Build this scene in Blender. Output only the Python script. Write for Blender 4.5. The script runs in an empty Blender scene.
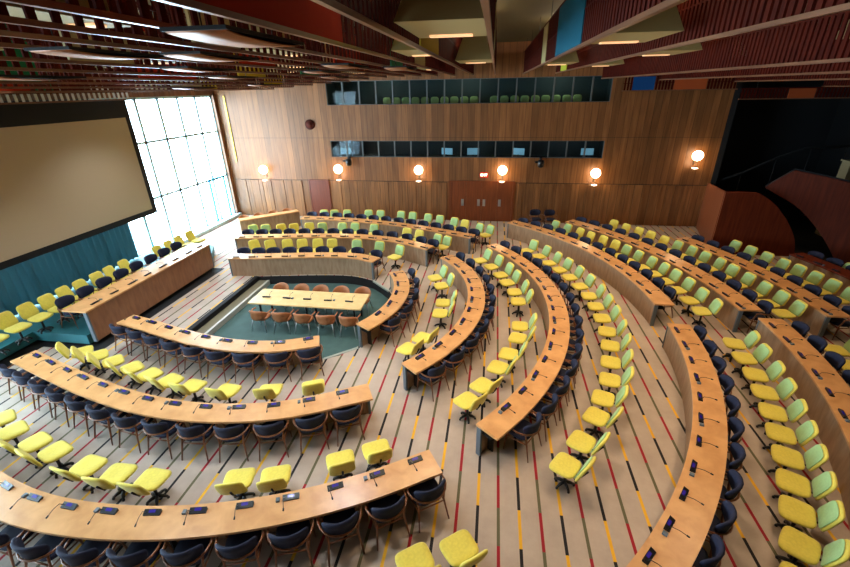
import bpy, math, random
from math import sin, cos, pi, radians, hypot, atan2
from mathutils import Vector, Matrix
random.seed(7)
C = bpy.context.scene.collection
SC = bpy.context.scene

# ------------------------------------------------------------ materials
def lin(c): return tuple((x/255/12.92 if x/255 <= .04045 else ((x/255+.055)/1.055)**2.4) for x in c)
def newmat(name):
    m = bpy.data.materials.new(name); m.use_nodes = True
    nt = m.node_tree; b = nt.nodes['Principled BSDF']
    return m, nt, b
def plain(name, rgb, rough=.6, metal=0, emit=None, es=0, spec=.5, noise=0, nscale=40, sheen=0):
    m, nt, b = newmat(name)
    c = lin(rgb)
    b.inputs['Base Color'].default_value = (*c, 1)
    b.inputs['Roughness'].default_value = rough
    b.inputs['Metallic'].default_value = metal
    b.inputs['Specular IOR Level'].default_value = spec
    if sheen: b.inputs['Sheen Weight'].default_value = sheen
    if emit: b.inputs['Emission Color'].default_value = (*lin(emit), 1); b.inputs['Emission Strength'].default_value = es
    if noise:
        tc = nt.nodes.new('ShaderNodeTexCoord'); n = nt.nodes.new('ShaderNodeTexNoise'); n.inputs['Scale'].default_value = nscale
        n.inputs['Detail'].default_value = 3
        r = nt.nodes.new('ShaderNodeValToRGB')
        r.color_ramp.elements[0].color = (*[x*(1-noise) for x in c], 1); r.color_ramp.elements[1].color = (*[min(1, x*(1+noise)) for x in c], 1)
        r.color_ramp.elements[0].position = .3; r.color_ramp.elements[1].position = .7
        nt.links.new(tc.outputs['Object'], n.inputs['Vector']); nt.links.new(n.outputs['Fac'], r.inputs['Fac']); nt.links.new(r.outputs['Color'], b.inputs['Base Color'])
        bp = nt.nodes.new('ShaderNodeBump'); bp.inputs['Strength'].default_value = .15; nt.links.new(n.outputs['Fac'], bp.inputs['Height']); nt.links.new(bp.outputs['Normal'], b.inputs['Normal'])
    return m
def wood(name, c1, c2, scale=(6, 6, .6), rough=.35, spec=.5, planks=0):
    """grain stretched along one axis; planks: board width in metres for a per-board tint"""
    m, nt, b = newmat(name); N = nt.nodes.new; L = nt.links.new
    tc = N('ShaderNodeTexCoord'); mp = N('ShaderNodeMapping'); mp.inputs['Scale'].default_value = scale
    n = N('ShaderNodeTexNoise'); n.inputs['Scale'].default_value = 3; n.inputs['Detail'].default_value = 5; n.inputs['Distortion'].default_value = .4
    r = N('ShaderNodeValToRGB'); r.color_ramp.elements[0].position = .3; r.color_ramp.elements[1].position = .7
    r.color_ramp.elements[0].color = (*lin(c1), 1); r.color_ramp.elements[1].color = (*lin(c2), 1)
    L(tc.outputs['Object'], mp.inputs['Vector']); L(mp.outputs['Vector'], n.inputs['Vector']); L(n.outputs['Fac'], r.inputs['Fac'])
    out = r.outputs['Color']
    if planks:
        sx = N('ShaderNodeSeparateXYZ'); L(tc.outputs['Object'], sx.inputs[0])
        a = N('ShaderNodeMath'); a.operation = 'ADD'; L(sx.outputs[0], a.inputs[0]); L(sx.outputs[1], a.inputs[1])
        d = N('ShaderNodeMath'); d.operation = 'DIVIDE'; L(a.outputs[0], d.inputs[0]); d.inputs[1].default_value = planks
        f = N('ShaderNodeMath'); f.operation = 'FLOOR'; L(d.outputs[0], f.inputs[0])
        w = N('ShaderNodeTexWhiteNoise'); w.noise_dimensions = '1D'; L(f.outputs[0], w.inputs['W'])
        mr = N('ShaderNodeMapRange'); mr.inputs[3].default_value = .72; mr.inputs[4].default_value = 1.18; L(w.outputs['Value'], mr.inputs[0])
        fr = N('ShaderNodeMath'); fr.operation = 'FRACT'; L(d.outputs[0], fr.inputs[0])
        gt = N('ShaderNodeMath'); gt.operation = 'GREATER_THAN'; L(fr.outputs[0], gt.inputs[0]); gt.inputs[1].default_value = .07
        g2 = N('ShaderNodeMapRange'); g2.inputs[3].default_value = .5; g2.inputs[4].default_value = 1; L(gt.outputs[0], g2.inputs[0])
        mm = N('ShaderNodeMath'); mm.operation = 'MULTIPLY'; L(mr.outputs[0], mm.inputs[0]); L(g2.outputs[0], mm.inputs[1])
        hv = N('ShaderNodeHueSaturation'); L(out, hv.inputs['Color']); L(mm.outputs[0], hv.inputs['Value']); out = hv.outputs[0]
    L(out, b.inputs['Base Color'])
    b.inputs['Roughness'].default_value = rough; b.inputs['Specular IOR Level'].default_value = spec
    return m

def carpet(name):
    m, nt, b = newmat(name); N = nt.nodes.new; L = nt.links.new
    def M(op, a, bb=None, c=None):
        n = N('ShaderNodeMath'); n.operation = op
        for i, v in enumerate((a, bb, c)):
            if v is None: continue
            if isinstance(v, (int, float)): n.inputs[i].default_value = v
            else: L(v, n.inputs[i])
        return n.outputs[0]
    tc = N('ShaderNodeTexCoord'); sx = N('ShaderNodeSeparateXYZ'); L(tc.outputs['Object'], sx.inputs[0])
    X, Y = sx.outputs[0], sx.outputs[1]
    q = M('DIVIDE', M('SUBTRACT', X, .368), .346)
    i = M('ROUND', q)
    on = M('LESS_THAN', M('ABSOLUTE', M('SUBTRACT', q, i)), .073)
    im = M('FLOORED_MODULO', i, 4)
    A = M('LESS_THAN', M('FLOORED_MODULO', M('DIVIDE', M('SUBTRACT', Y, 5.0), .667), 2), 1.0)
    def mix(f, c1, c2):
        n = N('ShaderNodeMix'); n.data_type = 'RGBA'
        L(f, n.inputs[0])
        for k, c in ((6, c1), (7, c2)):
            if isinstance(c, tuple): n.inputs[k].default_value = (*lin(c), 1)
            else: L(c, n.inputs[k])
        return n.outputs[2]
    red, grn, blk, yel = (150, 28, 38), (96, 92, 66), (30, 27, 28), (222, 168, 40)
    c0 = mix(A, grn, red); c1 = mix(A, yel, blk); c2 = mix(A, red, grn); c3 = mix(A, blk, yel)
    c = mix(M('GREATER_THAN', im, .5), c0, c1); c = mix(M('GREATER_THAN', im, 1.5), c, c2); c = mix(M('GREATER_THAN', im, 2.5), c, c3)
    n = N('ShaderNodeTexNoise'); n.inputs['Scale'].default_value = 1.3; n.inputs['Detail'].default_value = 8; n.inputs['Roughness'].default_value = .7
    L(tc.outputs['Object'], n.inputs['Vector'])
    r = N('ShaderNodeValToRGB'); r.color_ramp.elements[0].position = .3; r.color_ramp.elements[1].position = .7
    r.color_ramp.elements[0].color = (*lin((166, 150, 136)), 1); r.color_ramp.elements[1].color = (*lin((186, 170, 155)), 1)
    L(n.outputs['Fac'], r.inputs['Fac'])
    L(mix(on, r.outputs['Color'], c), b.inputs['Base Color'])
    b.inputs['Roughness'].default_value = .75; b.inputs['Specular IOR Level'].default_value = .25
    return m

M = {}
M['carpet'] = carpet('striped_carpet')
M['pit'] = plain('green_carpet', (60, 88, 84), .8, noise=.12, nscale=3)
M['dais'] = plain('teal_carpet', (40, 105, 112), .6, noise=.1, nscale=4)
M['desk'] = wood('desk_wood', (200, 144, 88), (223, 169, 111), (1.2, 1.2, 1.2), .28, .7)
M['panel'] = wood('panel_wood', (142, 112, 84), (172, 142, 112), (3, 3, .7), .28)
M['podpanel'] = wood('podium_wood', (126, 80, 48), (152, 102, 64), (3, 3, .7), .35)
M['kerb'] = plain('grey_kerb', (150, 158, 146), .6)
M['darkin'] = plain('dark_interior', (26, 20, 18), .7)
M['slate'] = plain('slate_edge', (96, 108, 116), .5)
M['wall'] = wood('wall_wood', (122, 76, 40), (150, 98, 56), (3, 3, .25), .42, .4, planks=.3)
M['walltop'] = wood('wall_wood_upper', (112, 72, 44), (134, 90, 58), (3, 3, .25), .42, .4, planks=.3)
M['batten'] = wood('batten_wood', (116, 72, 38), (152, 100, 56), (2, 2, .25), .45, .4, planks=.37)
M['door'] = wood('door_wood', (108, 50, 22), (136, 68, 32), (5, 5, .4), .35)
M['reddoor'] = wood('red_door_wood', (104, 52, 36), (122, 62, 44), (5, 5, .4), .35)
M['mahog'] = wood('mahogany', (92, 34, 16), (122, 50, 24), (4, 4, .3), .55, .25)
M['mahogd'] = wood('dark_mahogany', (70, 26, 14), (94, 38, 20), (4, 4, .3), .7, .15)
M['navy'] = plain('navy_fabric', (10, 17, 46), .8, noise=.15, nscale=30)
M['brown'] = wood('chair_wood', (104, 62, 36), (140, 86, 50), (6, 6, 6), .35)
M['yellow'] = plain('yellow_fabric', (220, 202, 78), .75, noise=.07, nscale=25, sheen=.2)
M['mint'] = plain('mint_fabric', (158, 196, 130), .75, noise=.07, nscale=25, sheen=.2)
M['black'] = plain('black_plastic', (16, 16, 18), .4)
M['screenblue'] = plain('console_display', (50, 40, 120), .25, emit=(60, 40, 170), es=.25)
M['copper'] = plain('tan_leather', (172, 108, 66), .5, noise=.08, nscale=10)
M['steel'] = plain('brushed_steel', (190, 192, 196), .3, .9)
M['cream'] = wood('light_table', (214, 180, 120), (228, 196, 138), (1.5, 1.5, 1.5), .35)
M['projector'] = plain('screen_fabric', (192, 172, 142), .85)
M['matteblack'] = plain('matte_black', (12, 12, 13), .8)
M['darkwall'] = plain('dark_wall', (24, 25, 27), .7, noise=.1, nscale=1)
M['plaster'] = plain('ceiling_plaster', (82, 74, 46), .8, noise=.08, nscale=1)
M['slat'] = wood('slat_wood', (58, 15, 8), (82, 24, 11), (4, 4, 1), .85, .1)
M['rail'] = wood('rail_wood', (104, 66, 44), (128, 84, 56), (6, .5, 6), .35)
M['boxbeige'] = plain('beige_panel', (168, 152, 100), .6)
M['lamp'] = plain('lamp_glass', (255, 245, 225), .4, emit=(255, 226, 180), es=9)
M['dish'] = plain('lamp_dish', (240, 230, 210), .4, emit=(255, 225, 185), es=1.6)  # dish given its own glow for light it catches from the globe
M['slot'] = plain('light_diffuser', (255, 220, 180), .5, emit=(255, 190, 130), es=.8)
M['brass'] = plain('brass', (190, 150, 60), .35, .6)
M['exit'] = plain('exit_sign_red', (200, 30, 24), .5, emit=(230, 40, 30), es=.5)
M['mullion'] = plain('pale_blue_metal', (190, 228, 238), .6)
M['greymetal'] = plain('grey_metal', (104, 108, 108), .45, .5)
M['clock'] = plain('dark_red_disc', (60, 24, 14), .8, spec=.1)
M['beigeunit'] = plain('beige_casing', (150, 132, 96), .6)
M['white'] = plain('lit_slat_white', (225, 225, 225), .5)
for n_, c_ in dict(p_red=(152, 38, 14), p_yellow=(176, 150, 40), p_teal=(26, 88, 108), p_blue=(28, 78, 140), p_orange=(176, 84, 44), p_green=(30, 100, 66), p_lime=(190, 190, 60)).items():
    M[n_] = plain(n_[2:]+'_panel', c_, .85, spec=.1)
def curtain_mat():
    m, nt, b = newmat('teal_curtain'); N = nt.nodes.new; L = nt.links.new
    b.inputs['Base Color'].default_value = (*lin((96, 114, 116)), 1); b.inputs['Roughness'].default_value = .8
    t = N('ShaderNodeBsdfTranslucent'); t.inputs[0].default_value = (*lin((84, 124, 130)), 1)
    mx = N('ShaderNodeMixShader'); mx.inputs[0].default_value = .3
    L(b.outputs[0], mx.inputs[1]); L(t.outputs[0], mx.inputs[2]); L(mx.outputs[0], nt.nodes['Material Output'].inputs[0])
    return m
M['curtain'] = curtain_mat()
def glass_mat(name, tint, refl):
    m = bpy.data.materials.new(name); m.use_nodes = True; nt = m.node_tree; nt.nodes.clear(); N = nt.nodes.new; L = nt.links.new
    o = N('ShaderNodeOutputMaterial'); t = N('ShaderNodeBsdfTransparent'); t.inputs[0].default_value = (*tint, 1)
    g = N('ShaderNodeBsdfGlossy'); g.inputs['Roughness'].default_value = .03
    lw = N('ShaderNodeLayerWeight'); lw.inputs[0].default_value = .5
    pw = N('ShaderNodeMath'); pw.operation = 'POWER'; L(lw.outputs['Facing'], pw.inputs[0]); pw.inputs[1].default_value = 4
    ml = N('ShaderNodeMath'); ml.operation = 'MULTIPLY_ADD'; L(pw.outputs[0], ml.inputs[0]); ml.inputs[1].default_value = .5 if refl < .04 else .12; ml.inputs[2].default_value = refl
    mx = N('ShaderNodeMixShader'); L(ml.outputs[0], mx.inputs[0]); L(t.outputs[0], mx.inputs[1]); L(g.outputs[0], mx.inputs[2]); L(mx.outputs[0], o.inputs[0])
    return m
M['glass'] = glass_mat('window_glass', (.93, .98, 1.0), .03)
M['booth'] = glass_mat('booth_glass', (.8, .9, .93), .012)

# ------------------------------------------------------------ mesh builder
class MB:
    def __init__(s): s.v = []; s.f = []; s.mi = []; s.cur = 0; s.smooth = []; s.sm = False
    def add(s, vs, fs):
        o = len(s.v); s.v += [tuple(v) for v in vs]
        for f in fs: s.f.append(tuple(o+i for i in f)); s.mi.append(s.cur); s.smooth.append(s.sm)
        return s
    def box(s, x0, x1, y0, y1, z0, z1, T=None):
        vs = [(x, y, z) for x in (x0, x1) for y in (y0, y1) for z in (z0, z1)]
        if T: vs = [T(*v) for v in vs]
        return s.add(vs, [(0, 1, 3, 2), (4, 6, 7, 5), (0, 4, 5, 1), (2, 3, 7, 6), (0, 2, 6, 4), (1, 5, 7, 3)])
    def tube(s, pts, r, n=8, caps=True):
        """tube along pts; r scalar or per-point list"""
        pts = [Vector(p) for p in pts]; k = len(pts)
        rs = r if isinstance(r, (list, tuple)) else [r]*k
        vs = []; up = Vector((0, 0, 1))
        for i, p in enumerate(pts):
            d = (pts[min(i+1, k-1)]-pts[max(i-1, 0)]).normalized()
            a = d.cross(up)
            if a.length < .05: a = d.cross(Vector((0, 1, 0)))
            a.normalize(); b = d.cross(a).normalized()
            for j in range(n):
                t = 2*pi*j/n; vs.append(p+(a*cos(t)+b*sin(t))*rs[i])
        fs = [(i*n+j, i*n+(j+1) % n, (i+1)*n+(j+1) % n, (i+1)*n+j) for i in range(k-1) for j in range(n)]
        if caps: fs += [tuple(range(n))[::-1], tuple((k-1)*n+j for j in range(n))]
        o = s.sm; s.sm = True; s.add(vs, fs); s.sm = o; return s
    def lathe(s, prof, n=16, c=(0, 0, 0)):
        vs = [(c[0]+r*cos(2*pi*j/n), c[1]+r*sin(2*pi*j/n), c[2]+z) for r, z in prof for j in range(n)]
        k = len(prof)
        fs = [(i*n+j, i*n+(j+1) % n, (i+1)*n+(j+1) % n, (i+1)*n+j) for i in range(k-1) for j in range(n)]
        fs += [tuple(range(n))[::-1], tuple((k-1)*n+j for j in range(n))]
        o = s.sm; s.sm = True; s.add(vs, fs); s.sm = o; return s
    def prism(s, poly, z0, z1, T=None):
        n = len(poly); vs = [(x, y, z0) for x, y in poly]+[(x, y, z1) for x, y in poly]
        if T: vs = [T(*v) for v in vs]
        return s.add(vs, [tuple(range(n))[::-1], tuple(range(n, 2*n))]+[(i, (i+1) % n, n+(i+1) % n, n+i) for i in range(n)])
    def pad(s, w, d, t, T, n=24, e=3.2, edge=.02):
        """cushion: superellipse outline w x d, thickness t, rounded edges, mapped by T"""
        rings = [(edge*1.4, 0), (0, edge), (0, t-edge), (edge*1.4, t)]
        vs = []
        sub = (.5,)
        def outl(ins, z, sc=1):
            for j in range(n):
                a = 2*pi*j/n; ca, sa = cos(a), sin(a)
                x = math.copysign(abs(ca)**(2/e), ca)*(w/2-ins)*sc; y = math.copysign(abs(sa)**(2/e), sa)*(d/2-ins)*sc
                vs.append(T(x, y, z))
        outl(edge*1.4, 0, .5)
        for ins, z in rings: outl(ins, z)
        outl(edge*1.4, t, .5)
        vs.append(T(0, 0, 0)); vs.append(T(0, 0, t))
        k = 6
        fs = [(i*n+j, i*n+(j+1) % n, (i+1)*n+(j+1) % n, (i+1)*n+j) for i in range(k-1) for j in range(n)]
        fs += [(k*n, (j+1) % n, j) for j in range(n)]+[(k*n+1, (k-1)*n+j, (k-1)*n+(j+1) % n) for j in range(n)]
        o = s.sm; s.sm = True; s.add(vs, fs); s.sm = o; return s
    def wallarc(s, path, r0z0z1):  # unused hook
        return s
    def build(s, name, mat, parent=None, bevel=0):
        me = bpy.data.meshes.new(name); me.from_pydata(s.v, [], s.f)
        for m in (mat if isinstance(mat, (list, tuple)) else [mat]): me.materials.append(m)
        me.polygons.foreach_set('material_index', s.mi); me.polygons.foreach_set('use_smooth', s.smooth); me.update()
        o = bpy.data.objects.new(name, me); C.objects.link(o)
        if parent: o.parent = parent
        if bevel:
            b = o.modifiers.new('bevel', 'BEVEL'); b.width = bevel; b.segments = 2; b.limit_method = 'ANGLE'
        return o
def tag(o, label=None, cat=None, group=None, kind=None):
    for k, v in (('label', label), ('category', cat), ('group', group), ('kind', kind)):
        if v: o[k] = v
    return o
def thing(name, label, cat, loc=(0, 0, 0), rz=0, group=None):
    o = bpy.data.objects.new(name, None); o.empty_display_size = .1; C.objects.link(o)
    o.location = loc; o.rotation_euler = (0, 0, rz)
    return tag(o, label, cat, group)
def struct(name, mb, mat): return tag(mb.build(name, mat), kind='structure')
def dup(root, loc, rz, label, group=None):
    r = root.copy(); C.objects.link(r); r.location = loc; r.rotation_euler = (0, 0, rz); r['label'] = label
    if group: r['group'] = group
    for ch in list(root.children):
        c = ch.copy(); C.objects.link(c); c.parent = r
        for g in list(ch.children):
            d = g.copy(); C.objects.link(d); d.parent = c
    return r
def proto_place(proto, used, loc, rz, label, group):
    if not used:
        used.append(1); proto.location = loc; proto.rotation_euler = (0, 0, rz); proto['label'] = label; proto['group'] = group; return proto
    return dup(proto, loc, rz, label, group)
ORD = 'zeroth first second third fourth fifth sixth seventh eighth ninth tenth eleventh twelfth thirteenth fourteenth fifteenth sixteenth seventeenth eighteenth nineteenth twentieth twenty-first twenty-second'.split()

# ------------------------------------------------------------ curved paths
def catmull(pts, n=10):
    P = [Vector((2*pts[0][0]-pts[1][0], 2*pts[0][1]-pts[1][1]))]+[Vector(p) for p in pts]+[Vector((2*pts[-1][0]-pts[-2][0], 2*pts[-1][1]-pts[-2][1]))]
    out = []
    for i in range(1, len(P)-2):
        a, b, c, d = P[i-1:i+3]
        for k in range(n):
            t = k/n
            out.append(.5*((2*b)+(c-a)*t+(2*a-5*b+4*c-d)*t*t+(3*b-a-3*c+d)*t**3))
    out.append(P[-2]); return out
def arc(cx, cy, r, a0, a1, n=48):
    return [Vector((cx+r*cos(radians(a0+(a1-a0)*k/n)), cy+r*sin(radians(a0+(a1-a0)*k/n)))) for k in range(n+1)]
HC = Vector((-5.7, 11.2))       # centre of the horseshoe
class Path:
    def __init__(s, pts, straight_out=None):
        s.p = pts; s.n = []
        for i in range(len(pts)):
            d = (pts[min(i+1, len(pts)-1)]-pts[max(i-1, 0)]).normalized(); q = Vector((d.y, -d.x))
            ref = straight_out or (pts[i]-HC)
            if q.dot(ref) < 0: q = -q
            s.n.append(q)
        s.s = [0]
        for i in range(1, len(pts)): s.s.append(s.s[-1]+(pts[i]-pts[i-1]).length)
        s.L = s.s[-1]
    def at(s, t, off):
        """point at arc length t, offset outwards"""
        i = 0
        while i < len(s.s)-2 and s.s[i+1] < t: i += 1
        f = (t-s.s[i])/(s.s[i+1]-s.s[i]); p = s.p[i].lerp(s.p[i+1], f); n = s.n[i].lerp(s.n[i+1], f).normalized()
        return p+n*off, n
    def strip(s, o0, o1, z0, z1, t0=0, t1=None, mb=None):
        mb = mb or MB(); t1 = s.L if t1 is None else t1
        k = max(2, int((t1-t0)/.16)); vs = []
        for j in range(k+1):
            t = t0+(t1-t0)*j/k
            a, _ = s.at(t, o0); b, _ = s.at(t, o1)
            vs += [(a.x, a.y, z0), (b.x, b.y, z0), (b.x, b.y, z1), (a.x, a.y, z1)]
        fs = [(4*j+q, 4*j+(q+1) % 4, 4*j+4+(q+1) % 4, 4*j+4+q) for j in range(k) for q in range(4)]
        fs += [(3, 2, 1, 0), (4*k, 4*k+1, 4*k+2, 4*k+3)]
        return mb.add(vs, fs)

# ------------------------------------------------------------ room shell
D = 22.0      # back wall
XL = -14.5    # window wall
XR = 16.5
ZC = 8.3
YF = -3.5
PITZ = -.34
PX = -8.86    # straight edge of the sunken floor

desks = {}
desks['D1'] = Path(catmull([(-9.99, 9.19), (-9.05, 8.95), (-8.09, 8.67), (-7.11, 8.44), (-6.14, 8.33), (-5.17, 8.42), (-4.23, 8.78)]))
desks['D2'] = Path(catmull([(-11.04, 7.24), (-9.57, 6.77), (-8.16, 6.36), (-6.77, 6.07), (-5.37, 6.02), (-3.92, 6.31), (-2.44, 7.04)]))
desks['D3'] = Path(catmull([(-10.6, 4.95), (-9.3, 4.42), (-8.02, 3.98), (-6.78, 3.71), (-5.52, 3.68), (-4.28, 3.85), (-3.08, 4.21), (-1.93, 4.74), (-0.87, 5.41)]))
desks['D4'] = Path(arc(-6.15, 11.3, 3.25, 31.4, -34))
desks['D5'] = Path(arc(-5.66, 11.28, 5.1, 40.6, -42))
desks['D6'] = Path(arc(-5.8, 11.07, 7.55, 41.2, -40.8))
desks['D7'] = Path(arc(-5.2, 11.31, 10.0, 53.2, 1.7))
desks['D7b'] = Path(arc(-5.32, 10.74, 10.08, -1.3, -50))
desks['D8'] = Path(arc(-5.2, 11.1, 12.2, 44.9, 2.0))
desks['D8b'] = Path(arc(-5.2, 11.1, 12.45, 0, -38))
desks['D9'] = Path(arc(-5.3, 11.2, 14.4, 27, .9))
desks['D10'] = Path(arc(-5.3, 11.2, 17.0, 17.5, 1))
desks['B1'] = Path(catmull([(-9.82, 13.62), (-8.82, 13.72), (-7.81, 13.9), (-6.82, 14.06), (-5.88, 14.17), (-5.01, 14.15), (-4.22, 13.86)]))
desks['B2'] = Path(catmull([(-10.91, 15.87), (-9.47, 16.08), (-8.03, 16.31), (-6.58, 16.45), (-5.15, 16.41), (-3.77, 16.08), (-2.44, 15.37)]))
desks['B3'] = Path(catmull([(-9.3, 19.05), (-8.0, 19.02), (-6.69, 18.87), (-5.66, 18.69), (-4.66, 18.46), (-3.67, 18.15), (-2.71, 17.79), (-1.76, 17.38), (-0.83, 16.95)]))
desks['POD'] = Path([Vector((-10.78, 8.55+k*.37)) for k in range(16)], Vector((-1, 0)))

# pit outline: along the inner desks
def pts_off(path, off, cond):
    return [(q.x, q.y) for q in (path.at(path.L*k/24, off)[0] for k in range(25)) if cond(q)]
pit = pts_off(desks['D1'], -.02, lambda q: q.x > PX+.05)
pit += [(-3.85, 8.98)]
pit += pts_off(desks['D4'], -.02, lambda q: True)[::-1]
pit += [(-3.85, 13.5)]
pit += pts_off(desks['B1'], -.02, lambda q: q.x > PX+.05)[::-1]
y_lo = [q for q in desks['D1'].p if q.x < PX+.2][-1].y-.05
y_hi = [q for q in desks['B1'].p if q.x < PX+.2][-1].y
pit = [(PX, y_lo)]+pit+[(PX, y_hi)]
import bmesh
def holed(name, outer, hole, z, mat):
    bm = bmesh.new(); es = []
    for loop in (outer, hole):
        vs = [bm.verts.new((x, y, z)) for x, y in loop]
        es += [bm.edges.new((vs[i], vs[(i+1) % len(vs)])) for i in range(len(vs))]
    bmesh.ops.triangle_fill(bm, use_beauty=True, use_dissolve=False, edges=es)
    bmesh.ops.recalc_face_normals(bm, faces=bm.faces)
    for f in bm.faces:
        if f.normal.z < 0: f.normal_flip()
    me = bpy.data.meshes.new(name); bm.to_mesh(me); bm.free(); me.materials.append(mat)
    o = bpy.data.objects.new(name, me); C.objects.link(o); return tag(o, kind='structure')
holed('floor', [(XL-.3, YF), (XR+.2, YF), (XR+.2, D+3.2), (XL-.3, D+3.2)], pit, 0, M['carpet'])
mb = MB(); n = len(pit)      # sunken floor with its riser
mb.add([(x, y, PITZ) for x, y in pit], [tuple(range(n))])
mb.build('pit_tmp', M['pit'])
bpy.data.objects['pit_tmp'].name = 'floor_pit'; tag(bpy.data.objects['floor_pit'], kind='structure')
mb = MB(); vs = [(x, y, PITZ) for x, y in pit]+[(x, y, 0) for x, y in pit]
mb.add(vs, [(i, (i+1) % n, n+(i+1) % n, n+i) for i in range(n)])
struct('trim_1', mb, M['darkin'])
# step into the pit along its straight edge: black nosing, beige tread, pale nosing
mb = MB(); mb.box(PX-.06, PX+.1, y_lo, y_hi-.02, -.17, .006); struct('trim_2', mb, M['matteblack'])
mb = MB(); mb.box(PX+.1, PX+.42, y_lo+.03, y_hi+.03, PITZ, -.165); struct('trim_3', mb, plain('olive_tread', (112, 104, 80), .8))
mb = MB(); mb.box(PX+.42, PX+.5, y_lo+.05, y_hi+.04, PITZ, -.16); struct('trim_4', mb, plain('pale_nosing', (190, 186, 170), .5))
# pale kerbs where the desks leave a gap
def kerb(name, a, b, mat):
    a = Vector(a); b = Vector(b); d = (b-a).normalized(); q = Vector((-d.y, d.x))*.04
    m_ = MB(); m_.prism([tuple(a-q), tuple(b-q), tuple(b+q), tuple(a+q)], -.05, .012); return struct(name, m_, mat)
kerb('trim_5', (-4.21, 8.78), (-3.45, 9.42), M['kerb'])
kerb('trim_6', (-4.2, 13.83), (-3.42, 13.05), M['kerb'])

# back wall with its two glazed bands and dark recess right of x=10.25
W1 = (-8.45, 5.2, 3.27, 4.08); W2 = (-8.4, 5.15, 5.78, 6.86)
XE = 10.27
mb = MB()
T = .25
mb.box(XL-.1, XE, D, D+T, 0, 2.02); mb.box(XL-.1, XE, D, D+T, 2.02, W1[2])
mb.box(XL-.1, W1[0], D, D+T, W1[2], W1[3]); mb.box(W1[1], XE, D, D+T, W1[2], W1[3])
mb.box(XL-.1, XE, D, D+T, W1[3], W2[2])
mb.box(XL-.1, W2[0], D, D+T, W2[2], W2[3]); mb.box(W2[1], XE, D, D+T, W2[2], W2[3])
mb.box(XL-.1, XE, D, D+T, W2[3], ZC)
struct('wall_back', mb, M['wall'])
# lower wall battens (slightly proud boards of uneven depth), seam line at door-head height
mb = MB(); x = -13.9
rnd = random.Random(3)
while x < XE-.1:
    w = rnd.choice((.22, .3, .3, .45)); dp = rnd.choice((.02, .03, .045))
    if not (x+w > -9.93 and x < -8.75) and not (x+w > -2.2 and x < 1.15): mb.box(x, min(x+w-.014, XE-.02), D-dp, D, .02, 2.02)
    x += w
struct('trim_7', mb, M['batten'])
mb = MB(); mb.box(-14.3, XE, D-.012, D, 2.03, 2.05); mb.box(-14.3, XE, D-.012, D, W1[3]+.14, W1[3]+.15); struct('trim_8', mb, M['darkin'])
# wall-return, dark recessed back wall, right wall, front wall, left wall ends, ceiling
mb = MB(); mb.box(XE, XE+.25, D, D+3, 0, ZC); struct('wall_return', mb, M['darkwall'])
mb = MB(); mb.box(XE, XR+.2, D+3, D+3.2, 0, ZC); struct('wall_recess', mb, M['darkwall'])
mb = MB(); mb.box(XR, XR+.2, YF, D+3, 0, ZC); struct('wall_right', mb, M['darkwall'])
mb = MB(); mb.box(XL-.3, XR+.2, YF-.2, YF, 0, ZC); struct('wall_front', mb, M['walltop'])
mb = MB(); mb.box(XL-.3, XR+.2, YF-.2, D+3.2, ZC, ZC+.2); struct('ceiling', mb, M['plaster'])
mb = MB(); mb.box(XL-.2, XL, YF, -2.6, 0, ZC); mb.box(XL-.2, XL, -2.6, D, 6.35, ZC); mb.box(XL-.2, XL, -2.6, D, -.1, .12); mb.box(XL-.2, XL, D-.1, D+.2, 0, 6.4)
struct('wall_left', mb, M['walltop'])

# window wall : frames, mullions and glass
mb = MB(); y = 4.1
ys = []
yy = 21.75
while yy > -2.4: ys.append(yy); yy -= 1.27
for yv in ys:
    mb.box(XL-.1, XL-.06, yv+.42, yv+.455, .12, 6.35)
    mb.box(XL-.1, XL-.04, yv-.07, yv+.07, .12, 6.35)
for zv in (.14, 2.32, 4.6, 6.3): mb.box(XL-.1, XL-.04, -2.6, D-.1, zv-.05, zv+.05)
win = struct('window_1', mb, M['mullion'])
mb = MB(); mb.box(XL-.15, XL-.14, -2.6, D-.1, .12, 6.35); g = mb.build('window_pane', M['glass'], win)
mb = MB(); mb.box(XL-.02, XL+.3, 14.3, D-.15, 0, .16); struct('trim_9', mb, plain('sill', (190, 215, 220), .4))
# glazed door in the window wall
mb = MB()
for yv in (20.05, 21.3): mb.box(XL-.03, XL+.06, yv-.05, yv+.05, .16, 2.35)
mb.box(XL-.03, XL+.06, 20.0, 21.35, 2.28, 2.38)
d3 = struct('door_3', mb, plain('door_frame_blue', (60, 150, 190), .4, .3))
mb = MB(); mb.box(XL+.0, XL+.02, 20.12, 21.23, .2, 2.28); mb.build('door_pane', M['glass'], d3)
# dark stiles at the corner
mb = MB(); mb.box(XL, XL+.12, D-.25, D, 0, 6.35); struct('trim_10', mb, M['walltop'])
mb = MB(); mb.box(-13.98, -13.9, D-.05, D, 3.0, 6.3); tag(mb.build('brass_strip', M['brass']), 'tall narrow brass strip mounted upright on the wood wall beside the windows', 'trim strip')

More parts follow.
